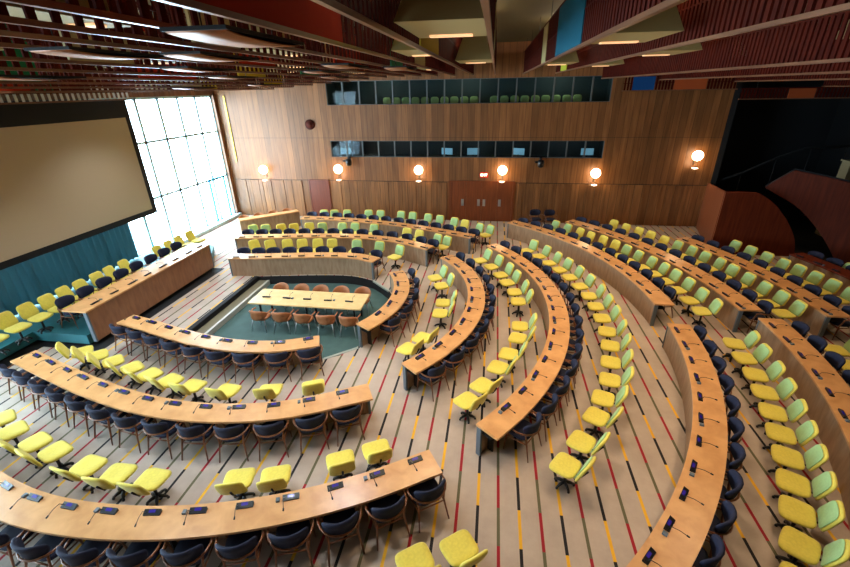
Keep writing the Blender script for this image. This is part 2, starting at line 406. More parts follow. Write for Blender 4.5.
# booth windows: frame, glass, room behind
def booth(num, W, npan, zone):
    x0, x1, z0, z1 = W
    m_ = MB(); m_.box(x0, x1, D+.02, D+.14, z0-.05, z0+.02); m_.box(x0, x1, D+.02, D+.14, z1-.02, z1+.02)
    for k in range(npan+1):
        xx = x0+(x1-x0)*k/npan; m_.box(xx-.03, xx+.03, D+.02, D+.12, z0, z1)
    w = struct('window_%d' % num, m_, M['greymetal'])
    m_ = MB(); m_.box(x0, x1, D+.06, D+.07, z0, z1); m_.build('window_pane', M['booth'], w)
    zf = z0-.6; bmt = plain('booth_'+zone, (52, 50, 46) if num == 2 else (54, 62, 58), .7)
    for nm, b in (('wall_%s' % zone, (x0-.3, x1+.3, D+2.2, D+2.3, zf, z1+.2)), ('floor_%s' % zone, (x0-.3, x1+.3, D+T, D+2.3, zf-.1, zf)), ('ceiling_%s' % zone, (x0-.3, x1+.3, D+T, D+2.3, z1+.2, z1+.3)),
                  ('wall_%s_left' % zone, (x0-.4, x0-.3, D+T, D+2.3, zf, z1+.2)), ('wall_%s_right' % zone, (x1+.3, x1+.4, D+T, D+2.3, zf, z1+.2))):
        m_ = MB(); m_.box(*b); struct(nm, m_, bmt)
booth(2, W1, 16, 'booth')
booth(3, W2, 16, 'gallery')
# things seen behind the glass
m_ = MB(); m_.box(-.28, .28, -.2, .2, 0, .04); base0 = None
cp = thing('booth_monitor', 'x', 'monitor')
m_ = MB(); m_.box(-.2, .2, -.1, .1, 0, .02); m_.box(-.03, .03, -.02, .02, 0, .12); m_.build('stand', M['black'], cp)
m_ = MB(); m_.box(-.3, .3, -.02, .02, .1, .42); m_.build('display', plain('pale_display', (150, 180, 190), .4, emit=(120, 160, 180), es=.5), cp)
u = []
m_ = MB(); m_.box(W1[0]-.2, W1[1]+.2, D+.45, D+1.0, W1[2]-.1, W1[2]-.05); m_.box(W1[0]-.2, W1[1]+.2, D+.47, D+.52, W1[2]-.598, W1[2]-.1)
tag(m_.build('booth_counter', M['darkin']), 'long dark counter just behind the lower band of booth windows', 'counter')
for k, x in enumerate((-7.9, -2.4, -1.05, 1.25, 4.6)):
    proto_place(cp, u, (x, D+.7, W1[2]-.05), random.uniform(-.4, .4), 'small pale lit monitor in the lower booth window, %s from the left' % ORD[k+1], 'monitors in the booths')
sp = thing('gallery_seat', 'x', 'seat')
m_ = MB(); m_.pad(.42, .36, .06, lambda x, y, z: (x, -z*.9, y+.72)); m_.build('backrest', plain('pale_green_seat', (190, 200, 120), .7), sp)
m_ = MB(); m_.pad(.42, .4, .07, lambda x, y, z: (x, y-.25, z+.4)); m_.tube([(0, -.2, 0), (0, -.2, .42)], .03); m_.build('seat', M['black'], sp)
u = []
for k in range(20):
    x = -5.6+k*.5
    if k == 10: continue
    proto_place(sp, u, (x, D+1.25, W2[2]-.6), 0, 'pale green seat behind the upper glass band, %s from left' % ORD[k+1], 'seats behind the upper glass')

for x in (-6, -1.5, 3):
    li = bpy.data.lights.new('booth_fill', 'POINT'); li.energy = 17; li.color = (.85, .95, .8); li.shadow_soft_size = .1  # added fill lamps brightening the rooms behind both glass bands
    lo = bpy.data.objects.new('booth_fill', li); C.objects.link(lo); lo.location = (x, D+1.1, W2[3]+.1)
    li = bpy.data.lights.new('booth_fill', 'POINT'); li.energy = 7; li.color = (.75, .9, 1); li.shadow_soft_size = .1
    lo = bpy.data.objects.new('booth_fill', li); C.objects.link(lo); lo.location = (x+.5, D+1.1, W1[3]+.1)
# doors in the back wall
def leaf(dr, x0, x1, z1, mat, hx):
    m_ = MB(); m_.box(x0+.008, x1-.008, D-.05, D, .02, z1); l = m_.build('door_leaf', mat, dr)
    if hx is not None:
        m_ = MB(); m_.box(hx-.07, hx+.07, D-.062, D-.05, .82, 1.17); m_.tube([(hx, D-.1, .86), (hx, D-.1, 1.13)], .012); m_.build('push_plate', M['steel'], l)
m_ = MB(); m_.box(-2.2, -2.1, D-.07, D, 0, 2.13); m_.box(1.05, 1.15, D-.07, D, 0, 2.13); m_.box(-2.1, 1.05, D-.07, D, 2.06, 2.13)
d1 = struct('door_1', m_, M['door'])
for x0, x1, hx in ((-2.1, -1.31, -1.5), (-1.31, -.52, -.66), (-.52, .27, -.38), (.27, 1.05, .42)): leaf(d1, x0, x1, 2.06, M['door'], hx)
m_ = MB(); m_.box(-9.92, -9.86, D-.06, D, 0, 2.08); m_.box(-8.82, -8.76, D-.06, D, 0, 2.08); m_.box(-9.86, -8.82, D-.06, D, 2.02, 2.08)
d2 = struct('door_2', m_, M['reddoor']); leaf(d2, -9.86, -8.82, 2.02, M['reddoor'], None)
ex = thing('exit_sign', 'small red exit sign on the wood wall above the double doors', 'exit sign', (-.43, D, 2.42))
m_ = MB(); m_.box(-.2, .2, -.06, 0, -.12, .12); m_.build('housing', M['exit'], ex)
txt = bpy.data.curves.new('lettering', 'FONT'); txt.body = 'EXIT'; txt.size = .17; txt.align_x = 'CENTER'; txt.align_y = 'CENTER'; txt.extrude = .003
to = bpy.data.objects.new('lettering', txt); C.objects.link(to); to.parent = ex; to.location = (0, -.064, 0); to.rotation_euler = (pi/2, 0, 0); txt.materials.append(M['lamp'])
bpy.context.view_layer.update()
tm = bpy.data.meshes.new_from_object(to.evaluated_get(bpy.context.evaluated_depsgraph_get())); bpy.data.objects.remove(to)
to = bpy.data.objects.new('lettering', tm); C.objects.link(to); to.parent = ex; to.location = (0, -.064, 0); to.rotation_euler = (pi/2, 0, 0)
ck = thing('wall_disc', 'round dark red disc high on the wood wall near the windows', 'wall disc', (-9.44, D-.01, 4.88), 0)
m_ = MB(); m_.lathe([(.25, 0), (.25, .05), (.2, .07)], 24); o_ = m_.build('rim', M['clock'], ck); o_.rotation_euler = (pi/2, 0, 0)
m_ = MB(); m_.lathe([(.17, .07), (.17, .075)], 24); o_ = m_.build('face', plain('disc_face', (72, 28, 18), .8, spec=.1), ck); o_.rotation_euler = (pi/2, 0, 0)
# loudspeakers/cameras under the booth glass
cm = thing('wall_camera', 'x', 'camera')
m_ = MB(); m_.box(-.05, .05, -.3, 0, .1, .2); m_.build('bracket', M['black'], cm)
m_ = MB(); m_.lathe([(.05, -.25), (.14, -.2), (.16, -.05), (.14, .1), (.05, .12)], 12, (0, -.3, 0)); m_.build('housing', M['black'], cm)
m_ = MB(); m_.box(-.28, -.1, -.36, -.24, -.02, .06); m_.build('spotlight_arm', M['black'], cm)
u = []
for x, l in ((-7.45, 'black camera unit hanging below the left end of the booth windows'), (2.3, 'black camera unit hanging below the booth windows, right of the exit')):
    proto_place(cm, u, (x, D, 3.1), 0, l, 'wall cameras')
# wall lamps
M['bracket'] = plain('dark_brass', (70, 54, 34), .5, .4)
wl = thing('wall_lamp', 'x', 'wall lamp')
m_ = MB(); m_.box(-.03, .03, -.02, 0, -.45, .0); m_.tube([(0, 0, -.35), (0, -.18, -.36), (0, -.3, -.3)], .012); m_.tube([(0, -.3, -.6), (0, -.3, -.15)], .014); m_.build('bracket', M['bracket'], wl)
m_ = MB(); m_.lathe([(.23*sin(t*pi/12), -.23*cos(t*pi/12)) if 0 < t < 12 else (.01, -.23 if t == 0 else .23) for t in range(13)], 20, (0, -.3, 0)); m_.build('globe', M['lamp'], wl)
m_ = MB(); m_.lathe([(.03, -.62), (.13, -.58), (.15, -.55), (.05, -.54)], 16, (0, -.3, 0)); m_.build('dish', M['dish'], wl)
u = []
LX = [(-12.3, 2.62), (-8.06, 2.69), (-3.76, 2.68), (.48, 2.71), (4.93, 2.61), (9.3, 3.45)]
LN = ['nearest the windows', 'above the reddish single door', 'left of the double doors', 'above the double doors', 'right of the double doors', 'highest, at the far right of the wall']
for (x, z), nn in zip(LX, LN):
    proto_place(wl, u, (x, D, z), 0, 'glowing white globe wall lamp with small dish, '+nn, 'globe lamps along the back wall')
    li = bpy.data.lights.new('lamp_light', 'POINT'); li.energy = 14; li.color = (1, .74, .45); li.shadow_soft_size = .1
    lo = bpy.data.objects.new('lamp_light', li); C.objects.link(lo); lo.location = (x, D-.42, z-.4)

# ------------------------------------------------------------ projection screen and curtain
sc_ = thing('projection_screen', 'large beige projection screen with black border hanging on the left in front of curtains', 'projection screen', (-13.8, 11, 0))
ys0, ys1, zs0, zs1 = -4.6, 4.33, 1.98, 6.27
m_ = MB(); m_.box(-.04, .04, ys0, ys1, zs0, zs0+.2); m_.box(-.04, .04, ys0, ys1, 5.68, zs1); m_.box(-.04, .04, ys0, ys0+.2, zs0+.2, 5.68); m_.box(-.04, .04, ys1-.2, ys1, zs0+.2, 5.68)
m_.box(-.08, -.04, ys0, ys1, zs0, zs1); m_.build('frame', M['matteblack'], sc_)
m_ = MB(); m_.box(-.03, .02, ys0+.2, ys1-.2, zs0+.2, 5.68); m_.build('screen_surface', M['projector'], sc_)
m_ = MB()
for yv in (-4, 0, 4): m_.tube([(-.02, yv, zs1), (-.02, yv, ZC)], .015)
m_.build('hanger', M['black'], sc_)
m_ = MB(); vs = []; k = 420; y0, y1 = 6.6, 14.15
for j in range(k+1):
    yv = y0+(y1-y0)*j/k; ph = yv*2*pi/.23
    xx = -14.22+.075*sin(ph+.8*sin(yv*1.7))
    vs += [(xx, yv, .42), (xx+.01*sin(ph*.5), yv, 6.3)]
m_.sm = True; m_.add(vs, [(2*j, 2*j+2, 2*j+3, 2*j+1) for j in range(k)])
cu = m_.build('curtain', M['curtain']); so = cu.modifiers.new('s', 'SOLIDIFY'); so.thickness = .006
tag(cu, 'long pleated teal curtain hanging behind the screen and podium', 'curtain')
m_ = MB(); m_.tube([(-14.22, 6.6, 6.33), (-14.22, 14.2, 6.33)], .03); tag(m_.build('curtain_rail', M['black']), 'thin black rail from which the teal curtain hangs', 'curtain rail')

# ------------------------------------------------------------ dais
DZ = .38
m_ = MB(); m_.prism([(-14.45, 2.5), (-12.75, 2.5), (-12.75, 8.5), (-11.0, 8.5), (-11.0, 14.2), (-12.0, 15.9), (-14.45, 15.9)], .1, DZ); struct('trim_11', m_, M['dais'])
m_ = MB(); m_.prism([(-14.45, 2.55), (-12.85, 2.55), (-12.85, 8.6), (-11.12, 8.6), (-11.12, 14.1), (-12.1, 15.8), (-14.45, 15.8)], 0, .1); struct('trim_12', m_, M['matteblack'])
m_ = MB(); m_.prism([(-12.86, 2.5), (-12.42, 2.5), (-12.42, 8.35), (-10.55, 8.35), (-10.55, 14.3), (-11.13, 14.3), (-11.13, 8.62), (-12.86, 8.62)], .001, .008); struct('trim_shade', m_, M['matteblack'])  # flat black strips painting the shade under podium and dais edge

# ------------------------------------------------------------ desks
def make_desk(key, name_label, w, z=.74, zb=0, top='desk', end_mat='slate', shelf=True, name='curved_desk', kick=False):
    P = desks[key]
    t = thing(name, name_label, 'desk', (P.at(P.L/2, w/2)[0].x, P.at(P.L/2, w/2)[0].y, 0))
    inv = Vector(t.location)
    def par(m_, nm, mat):
        m_.v = [(a-inv.x, b-inv.y, c) for a, b, c in m_.v]
        return m_.build(nm, mat, t)
    e = .006
    par(P.strip(0, w, z-.045, z), 'desk_top', M[top])
    par(P.strip(.03, .075, zb+.001, z-.047, .02, P.L-.02), 'front_panel', M['podpanel' if key == 'POD' else 'panel'])
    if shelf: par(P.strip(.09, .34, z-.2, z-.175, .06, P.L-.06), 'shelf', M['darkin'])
    for tt in (.03, P.L-.03):
        m_ = P.strip(.02, .12, zb+.002, z-.05, max(0.0, tt-.025), min(P.L, tt+.025)); par(m_, 'end_post', M[end_mat])
    kk = max(1, round(P.L/1.9))
    for j in range(kk+1):
        tt = .28+(P.L-.56)*j/kk
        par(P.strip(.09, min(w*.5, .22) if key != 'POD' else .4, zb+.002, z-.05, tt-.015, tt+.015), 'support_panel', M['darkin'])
    return t
DN = dict(D1='near inner desk', D2='left middle desk', D3='bottom left desk', D4='short inner desk', D5='second curved desk', D6='third curved desk', D7='fourth ring far desk',
          D7b='lower right desk', D8='fifth ring far desk', D8b='right edge desk', D9='sixth ring far desk', D10='dim outermost desk', B1='first far desk', B2='second far desk', B3='rearmost far desk', POD='podium desk')
make_desk('D1', 'short curved wooden desk on the near side of the sunken green floor', .5)
make_desk('D2', 'long curved wooden desk across the left middle with blue chairs behind', .52)
make_desk('D3', 'long curved wooden desk across the bottom left corner, nearest the camera', .54)
make_desk('D4', 'short curved wooden desk right of the sunken green floor', .5)
make_desk('D5', 'second curved wooden desk outward from the sunken floor, at the centre', .52)
make_desk('D6', 'third curved wooden desk outward, the long crescent at the centre', .52)
make_desk('D7', 'far half of the fourth ring, curved desk starting right of the double doors', .55)
make_desk('D7b', 'big curved orange wooden desk running out at the lower right foreground', .55)
make_desk('D8', 'far curved desk of the fifth ring, between two rows of yellow chairs', .6)
make_desk('D8b', 'curved wooden desk cut off by the right edge of the photo', .58)
make_desk('D9', 'sixth ring curved desk in front of the mahogany stair wall', .6)
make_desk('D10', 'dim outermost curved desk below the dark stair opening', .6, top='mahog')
make_desk('B1', 'long curved desk on the far side of the sunken green floor', .52)
make_desk('B2', 'second far curved desk, behind the one beside the sunken floor', .52)
make_desk('B3', 'rearmost curved desk, nearest the double doors and back wall', .52)
make_desk('POD', 'straight wooden podium desk on the raised platform at the left', .76, z=1.12, zb=.16, name='podium_desk')

# small slanted counter at the far left corner
ct = thing('side_counter', 'small slanted wooden counter in the far corner by the windows', 'counter', (-11, 19.2, 0))
a = Vector((-12.05, 18.25)); b_ = Vector((-9.85, 20.2)); d_ = (b_-a).normalized(); q_ = Vector((-d_.y, d_.x))
def rel(pts): return [(p.x+11, p.y-19.2) for p in pts]
m_ = MB(); m_.prism(rel([a, b_, b_+q_*.45, a+q_*.45]), .74, .79); m_.build('counter_top', M['desk'], ct)
m_ = MB(); m_.prism(rel([a+q_*.03, b_+q_*.03, b_+q_*.08, a+q_*.08]), 0.001, .74); m_.build('front_panel', M['panel'], ct)
for pp in (a+d_*.02, b_-d_*.06):
    m_ = MB(); m_.prism(rel([pp+q_*.08, pp+d_*.04+q_*.08, pp+d_*.04+q_*.42, pp+q_*.42]), 0.001, .74); m_.build('end_panel', M['panel'], ct)

# centre table in the pit
tb = thing('centre_table', 'long pale rectangular table on the sunken green floor in the middle', 'table', (-5.66, 11.43, PITZ))
m_ = MB(); m_.box(-1.87, 1.87, -.53, .53, .68, .73); m_.build('table_top', M['cream'], tb, bevel=.008)
m_ = MB(); m_.box(-1.7, 1.7, -.38, .38, .6, .68); m_.build('apron', M['darkin'], tb)
for sx_ in (-1.6, -.02, 1.56):
    for sy_ in (-.36, .32):
        m_ = MB(); m_.box(sx_, sx_+.05, sy_, sy_+.05, 0, .6); m_.build('leg', M['black'], tb)

# ------------------------------------------------------------ chairs
# facing +y; back at -y
def make_navy():
    t = thing('upholstered_armchair', 'x', 'chair')
    m_ = MB(); m_.pad(.5, .48, .08, lambda x, y, z: (x*(1+.12*y), y+.02, z+.4+.03*y)); m_.build('seat', M['navy'], t)
    def bk(x, y, z):   # wrap around the sitter
        a = x/.3; r = .30-z+.16*(y+.155)
        return (sin(a)*r, -.02-cos(a)*r*.95, .695+y+.03*(1-cos(a)))
    m_ = MB(); m_.pad(.66, .31, .06, bk, 28, 2.6); m_.build('backrest', M['navy'], t)
    m_ = MB(); pts = []
    for k in range(13):
        a = -1.75+3.5*k/12; pts.append((sin(a)*.325, -.02-cos(a)*.32, .60 + .05*abs(a/1.75)**2))
    pts = [(-.3, .17, .63)]+pts+[(.3, .17, .63)]
    m_.tube(pts, .017, 6); m_.build('arm_rail', M['brown'], t)
    for sx in (-1, 1):
        m_ = MB(); m_.tube([(sx*.3, .15, .63), (sx*.25, .18, .42), (sx*.27, .22, 0)], [.016, .02, .012], 6); m_.build('leg', M['brown'], t)
        m_ = MB(); m_.tube([(sx*.25, -.2, .61), (sx*.22, -.22, .42), (sx*.27, -.32, 0)], [.016, .02, .012], 6); m_.build('leg', M['brown'], t)
    m_ = MB(); m_.tube([(-.25, .17, .36), (.25, .17, .36)], .014, 6); m_.tube([(-.23, -.22, .36), (.23, -.22, .36)], .014, 6)
    for sx in (-1, 1): m_.tube([(sx*.25, .17, .36), (sx*.23, -.22, .36)], .014, 6)
    m_.build('seat_frame', M['brown'], t)
    return t
def make_yellow(mint):
    t = thing('swivel_chair', 'x', 'chair')
    def st(x, y, z):
        yy = (y+.22)
        return (x*(1+.15*y), y+.03, .405+z+.05*max(0, -y-.08)**1.2*4+.02*(x/.25)**2)
    m_ = MB(); m_.pad(.5, .45, .075, st, 28, 4.2, .022); m_.build('seat', M['yellow'], t)
    def bt(off):
        def f(x, y, z):
            yb = y+.215
            return (x*(1-.2*yb), -.225-z-off-.33*yb+.35*x*x, .445+yb*.93)
        return f
    m_ = MB(); m_.pad(.47, .43, .06, bt(0), 28, 5, .02); bk = m_.build('backrest', M['yellow'], t)
    if mint:
        def f2(x, y, z):
            p = bt(0)(x*.93, y*.9, 0); return (p[0], p[1]+.006+z, p[2])
        m_ = MB(); m_.pad(.46, .42, .016, f2, 28, 5, .006); c = m_.build('back_cushion', M['mint'], bk); c['label'] = 'mint green back cushion'
    m_ = MB(); m_.tube([(0, 0, .07), (0, 0, .4)], .028, 10); m_.tube([(0, -.05, .39), (0, -.27, .42), (0, -.36, .6)], .018, 6); m_.build('pedestal', M['black'], t)
    m_ = MB()
    for k in range(5):
        a = 2*pi*k/5+.3; m_.tube([(0, 0, .09), (cos(a)*.1, sin(a)*.1, .075), (cos(a)*.17, sin(a)*.17, .045)], [.034, .03, .022], 6)
        m_.lathe([(.012, 0), (.024, .01), (.024, .035), (.012, .045)], 8, (cos(a)*.17, sin(a)*.17, 0))
    m_.build('star_base', M['black'], t)
    return t
def make_tan():
    t = thing('tub_chair', 'x', 'chair')
    m_ = MB(); m_.pad(.48, .46, .08, lambda x, y, z: (x, y+.02, z+.38)); m_.build('seat', M['copper'], t)
    def bk(x, y, z):
        a = x/.27; r = .29-z+.1*(y+.17)
        return (sin(a)*r, -.02-cos(a)*r, .60+y*(1-.35*min(1, abs(a)/1.5)**2))
    m_ = MB(); m_.pad(.74, .36, .05, bk, 28, 2.3); m_.build('tub_back', M['copper'], t)
    for sx in (-1, 1):
        m_ = MB(); m_.tube([(sx*.26, -.14, .6), (sx*.3, .05, .63), (sx*.29, .2, .61)], .02, 6); m_.build('armrest', M['copper'], t)
        for sy in (-1, 1):
            m_ = MB(); m_.tube([(sx*.2, sy*.18, .4), (sx*.26, sy*.25, 0)], [.018, .011], 6); m_.build('leg', M['steel'], t)
    return t
def make_console(ear):
    t = thing('microphone_console', 'x', 'microphone console')
    # +y towards the sitter
    m_ = MB(); w, d = .125, .04
    m_.add([(-w, -d, 0), (w, -d, 0), (w, d, 0), (-w, d, 0), (-w, -d, .05), (w, -d, .05), (w, d, .018), (-w, d, .018)], [(3, 2, 1, 0), (4, 5, 6, 7), (0, 1, 5, 4), (1, 2, 6, 5), (2, 3, 7, 6), (3, 0, 4, 7)])
    b = m_.build('console_body', M['black'], t)
    m_ = MB(); m_.add([(-.05, -.03, .0499), (.05, -.03, .0499), (.05, .012, .0349), (-.05, .012, .0349)], [(0, 1, 2, 3)]); m_.build('display', M['screenblue'], b)
    m_ = MB(); m_.tube([(.1, 0, .03), (.1, .04, .1), (.09, .14, .11), (.08, .24, .09)], .005, 5); m_.tube([(.08, .23, .092), (.078, .27, .083)], .012, 6); m_.build('microphone', M['black'], t)
    if ear:
        m_ = MB(); m_.box(.17, .225, -.03, .04, 0, .035); m_.build('channel_selector', M['slate'], t)
    return t
navy = make_navy(); yel = make_yellow(False); mint = make_yellow(True); tan = make_tan(); con = [make_console(False), make_console(True)]
UN, UY, UM, UT, UC = [], [], [], [], [[], []]
jit = random.Random(11)
# (desk, distance of chair origin from inner edge, spacing, first offset, from which end the chairs are counted)
SE = [('D1', .46, .67, .3, 'left', 0), ('D2', .49, .67, .36, 'left', 0), ('D3', .53, .672, .32, 'right', 1), ('D4', .5, .67, .3, 'far', 0), ('D5', .5, .66, .3, 'far', 0), ('D6', .52, .65, .3, 'far', 0),
      ('D7', .56, .655, .35, 'far', 0), ('D7b', .45, .672, .36, 'far', 0), ('D8', .62, .66, .3, 'far', 0), ('D8b', .56, .68, .42, 'far', 0), ('D9', .6, .66, .35, 'far', 0), ('D10', .6, .66, .3, 'far', 0),
      ('B1', .6, .63, .28, 'left', 0), ('B2', .62, .63, .3, 'left', 0), ('B3', .62, .64, .3, 'left', 0), ('POD', 1.0, .67, .35, 'window', 1)]
WH = {'left': 'from left', 'right': 'from right end', 'far': 'from far end', 'window': 'from window end'}
for key, off, sp_, t0, wh, rev in SE:
    P = desks[key]; nn = DN[key]; z = 1.12 if key == 'POD' else .74; zf = DZ if key == 'POD' else 0
    k = 0; t = t0
    while t < P.L-.18:
        k += 1
        tt = P.L-t if rev else t
        p, nrm = P.at(tt, off); rz = atan2(-nrm.y, -nrm.x)-pi/2 + jit.uniform(-.05, .05)
        proto_place(navy, UN, (p.x, p.y, zf), rz, 'dark blue wooden armchair, %s %s behind the %s' % (ORD[k], WH[wh], nn), 'dark blue armchairs at the '+nn)
        p, nrm = P.at(tt, .13 if key != 'POD' else .2)
        v = 1 if (k % 2 == 0) else 0
        proto_place(con[v], UC[v], (p.x, p.y, z+.001), atan2(nrm.y, nrm.x)-pi/2 + jit.uniform(-.06, .06), 'black desk microphone console, %s %s on the %s' % (ORD[k], WH[wh], nn), 'microphone consoles on the '+nn)
        t += sp_
# yellow chairs: (row text, order words, [(x, y, mint)])
Y = {}
def row(name, wh, pts, flags, off=0, gname=None, pos='beside'):
    for k, (x, y) in enumerate(pts):
        f = flags if isinstance(flags, int) else int(flags[k])
        d = HC-Vector((x, y))
        if name == 'podium wall': d = Vector((1, 0))
        d.normalize(); q = Vector((x, y))+d*off
        rz = atan2(d.y, d.x)-pi/2+jit.uniform(-.1, .1)
        lab = '%s swivel chair, %s %s in the row %s' % ('mint-backed yellow' if f else 'all-yellow', ORD[k+1], wh, gname)
        if f: proto_place(mint, UM, (q.x, q.y, DZ if name == 'podium wall' else 0), rz, lab, 'yellow chairs in the row '+gname)
        else: proto_place(yel, UY, (q.x, q.y, DZ if name == 'podium wall' else 0), rz, lab, 'yellow chairs in the row '+gname)
row('A', 'from left', [(-9.69, 15.4), (-9.02, 15.48), (-8.36, 15.6), (-7.74, 15.7), (-7.12, 15.8), (-6.5, 15.86), (-5.41, 15.88), (-4.42, 15.75), (-3.53, 15.4)], '000000111', .26, 'before the second far desk')
row('B', 'from left', [(-10.91, 17.43), (-10.34, 17.53), (-9.62, 17.68), (-9.03, 17.81), (-8.41, 18.0), (-7.76, 18.08), (-6.86, 18.16), (-6.25, 18.2), (-5.3, 18.1), (-3.66, 17.63), (-3.09, 17.4), (-2.21, 16.93), (-1.77, 16.7)], '1100011110011', .26, 'before the rearmost far desk')
row('C', 'from left', [(-8.57, 20.3), (-7.99, 20.35), (-7.36, 20.41), (-6.22, 20.5), (-5.61, 20.5), (-4.52, 20.42), (-3.88, 20.3), (-3.07, 20.06), (-2.46, 19.84), (-1.72, 19.5), (-1.2, 19.16), (-0.5, 18.68), (-0.02, 18.44)], '1111111111011', .26, 'along the back wall')
row('r12', 'from far end', [(-1.79, 13.35), (-1.5, 12.72), (-1.3, 11.49), (-1.31, 10.82), (-1.62, 9.42), (-1.92, 8.86)], '111100', .0, 'before the second curved desk')
row('r23', 'from far end', [(-0.28, 15.15), (0.14, 14.57), (0.48, 13.85), (0.69, 13.23), (0.91, 12.51), (1.0, 11.86), (0.98, 10.35), (0.89, 9.72), (0.63, 8.95), (0.37, 8.35), (0.02, 7.63), (-0.29, 7.08)], '111111111100', .0, 'before the third curved desk')
row('r34', 'from far end', [(1.55, 16.4), (1.97, 15.82), (2.28, 15.15), (2.58, 14.54), (2.84, 13.9), (3.06, 13.2), (3.22, 12.49), (3.28, 11.8), (3.31, 11.08), (3.28, 10.34), (3.2, 9.64), (3.04, 8.9), (2.86, 8.2), (2.57, 7.53), (2.31, 6.94), (1.9, 6.22), (1.53, 5.62)], 1, 0, 'before the fourth ring')
row('r34b', 'from the right', [(-0.2, 3.9), (-0.8, 3.62)], 0, 0, 'cut off by the bottom edge')
row('r45', 'from far end', [(2.95, 19.45), (3.42, 18.98), (3.84, 18.4), (4.18, 17.9), (4.6, 17.4), (4.95, 16.87), (5.25, 16.34), (5.51, 15.78), (5.8, 15.18), (6.02, 14.6), (6.2, 13.99), (6.34, 13.3), (6.43, 12.56), (6.5, 11.87)], '11000011111111', .26, 'before the fifth ring')
row('r45b', 'from far end', [(6.32, 10.13), (6.24, 9.48), (6.15, 8.82), (6.01, 8.18), (5.83, 7.54), (5.64, 6.93), (5.43, 6.34), (5.19, 5.76), (4.93, 5.2), (4.63, 4.62), (4.3, 4.05)], 1, 0, 'before the right edge desk')
row('r56', 'from far end', [(5.6, 19.76), (5.95, 19.22), (6.36, 18.72), (6.7, 18.2), (7.02, 17.62), (7.35, 17.08), (7.64, 16.5), (7.88, 15.9), (8.1, 15.3), (8.25, 14.65), (8.4, 13.95), (8.52, 13.27), (8.65, 12.63), (8.72, 12.0)], '00000111111111', .26, 'before the sixth ring')
row('r56b', 'from far end', [(8.6, 10.12), (8.47, 9.45)], 1, 0, 'at the far right edge')
row('r67', 'from far end', [(9.55, 17.3), (9.8, 16.66), (10.02, 16.03), (10.22, 15.45), (10.4, 14.87), (10.56, 14.3), (10.68, 13.7), (10.78, 13.1)], 1, .26, 'below the mahogany stair wall')
row('r78', 'from far end', [(12.1, 15.2)], 1, .26, 'behind the dim outermost desk')
row('l12', 'from left', [(-10.25, 7.68), (-9.71, 7.58), (-9.1, 7.41), (-8.41, 7.23), (-7.77, 7.05), (-7.13, 6.91), (-6.48, 6.8), (-5.6, 6.75), (-4.66, 6.88), (-3.76, 7.14)], 0, -.04, 'before the left middle desk')
row('l23', 'from right', [(-9.75, 5.3), (-9.16, 5.05), (-8.41, 4.85), (-7.81, 4.7), (-6.9, 4.5), (-6.23, 4.42), (-5.55, 4.4), (-4.06, 4.61), (-3.46, 4.75), (-2.46, 5.22), (-1.89, 5.55)][::-1], 0, -.05, 'before the bottom left desk')
row('podium wall', 'from window end', [(-12.36, 15.2), (-12.4, 14.6), (-12.4, 14.0), (-12.4, 13.39), (-12.52, 11.92), (-12.54, 11.33), (-12.52, 10.76), (-12.54, 10.2), (-12.6, 9.7), (-12.58, 9.12), (-12.63, 8.58), (-12.67, 8.0), (-12.67, 7.4)], 0, .22, 'behind the podium')
u = 0
for k, x in enumerate((-7.08, -6.34, -5.64, -4.9, -4.16)):
    proto_place(tan, UT, (x+.04, 12.08, PITZ), pi+jit.uniform(-.1, .1), 'tan tub chair, %s from left on the far side of the centre table' % ORD[k+1], 'tan chairs round the centre table')
for k, x in enumerate((-6.95, -6.23, -5.52, -4.8, -4.08)):
    proto_place(tan, UT, (x, 10.62, PITZ), jit.uniform(-.25, .1), 'tan tub chair, %s from left on the near side of the centre table' % ORD[k+1], 'tan chairs round the centre table')
for k, x in enumerate((-7.1, -6.4, -5.7, -5.0, -4.3)):
    v = k % 2
    dup(con[v], (x, 11.35, PITZ+.731), 0 + jit.uniform(-.1, .1), 'dark blue microphone console, %s from left on the centre table' % ORD[k+1], 'consoles on the centre table')
# round-backed chairs behind the side counter
for k in range(4):
    p = a.lerp(b_, .12+.25*k)+q_*.75
    dup(tan, (p.x, p.y, 0), atan2(-q_.y, -q_.x)-pi/2, 'round-backed tan chair behind the corner counter, %s from left' % ORD[k+1], 'chairs behind the corner counter')
# two spare armchairs by the back wall
for k, x in enumerate((2.25, 2.95)):
    dup(navy, (x, 21.1, 0), pi+.2, 'dark blue armchair against the back wall, %s of the pair right of the doors' % ('left' if k == 0 else 'right'), 'spare armchairs by the back wall')

# ------------------------------------------------------------ mahogany stair walls at the right
st1 = thing('stair_wall', 'low mahogany stair wall with swooping end below the dark wall at right', 'stair wall', (9.12, 18.1, 0))
def curve_poly(pts, n=8): return [tuple(p) for p in catmull(pts, n)]
prof = [(0, 0), (0, 2.57), (1.1, 2.57)]+curve_poly([(1.2, 2.56), (1.87, 2.12), (2.53, 1.43), (3.0, .7), (3.2, 0)])[1:]
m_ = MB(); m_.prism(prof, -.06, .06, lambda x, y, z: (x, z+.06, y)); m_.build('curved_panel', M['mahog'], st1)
m_ = MB(); m_.prism([(-.02, .0), (.0, .0), (.1, .14), (1.12, 3.84), (1.0, 3.84)], 0.002, 2.57, lambda x, y, z: (x, y, z*(1-.042*y))); m_.build('side_panel', wood('lit_mahogany', (124, 62, 34), (146, 78, 44), (4, 4, .3), .38), st1)  # side panel in lighter mahogany: light on this face put into the colour
st2 = thing('stair_balustrade', 'tall dark mahogany balustrade rising at the right edge behind the stair opening', 'balustrade', (11.0, 19.4, 0), atan2(-.605, .796))
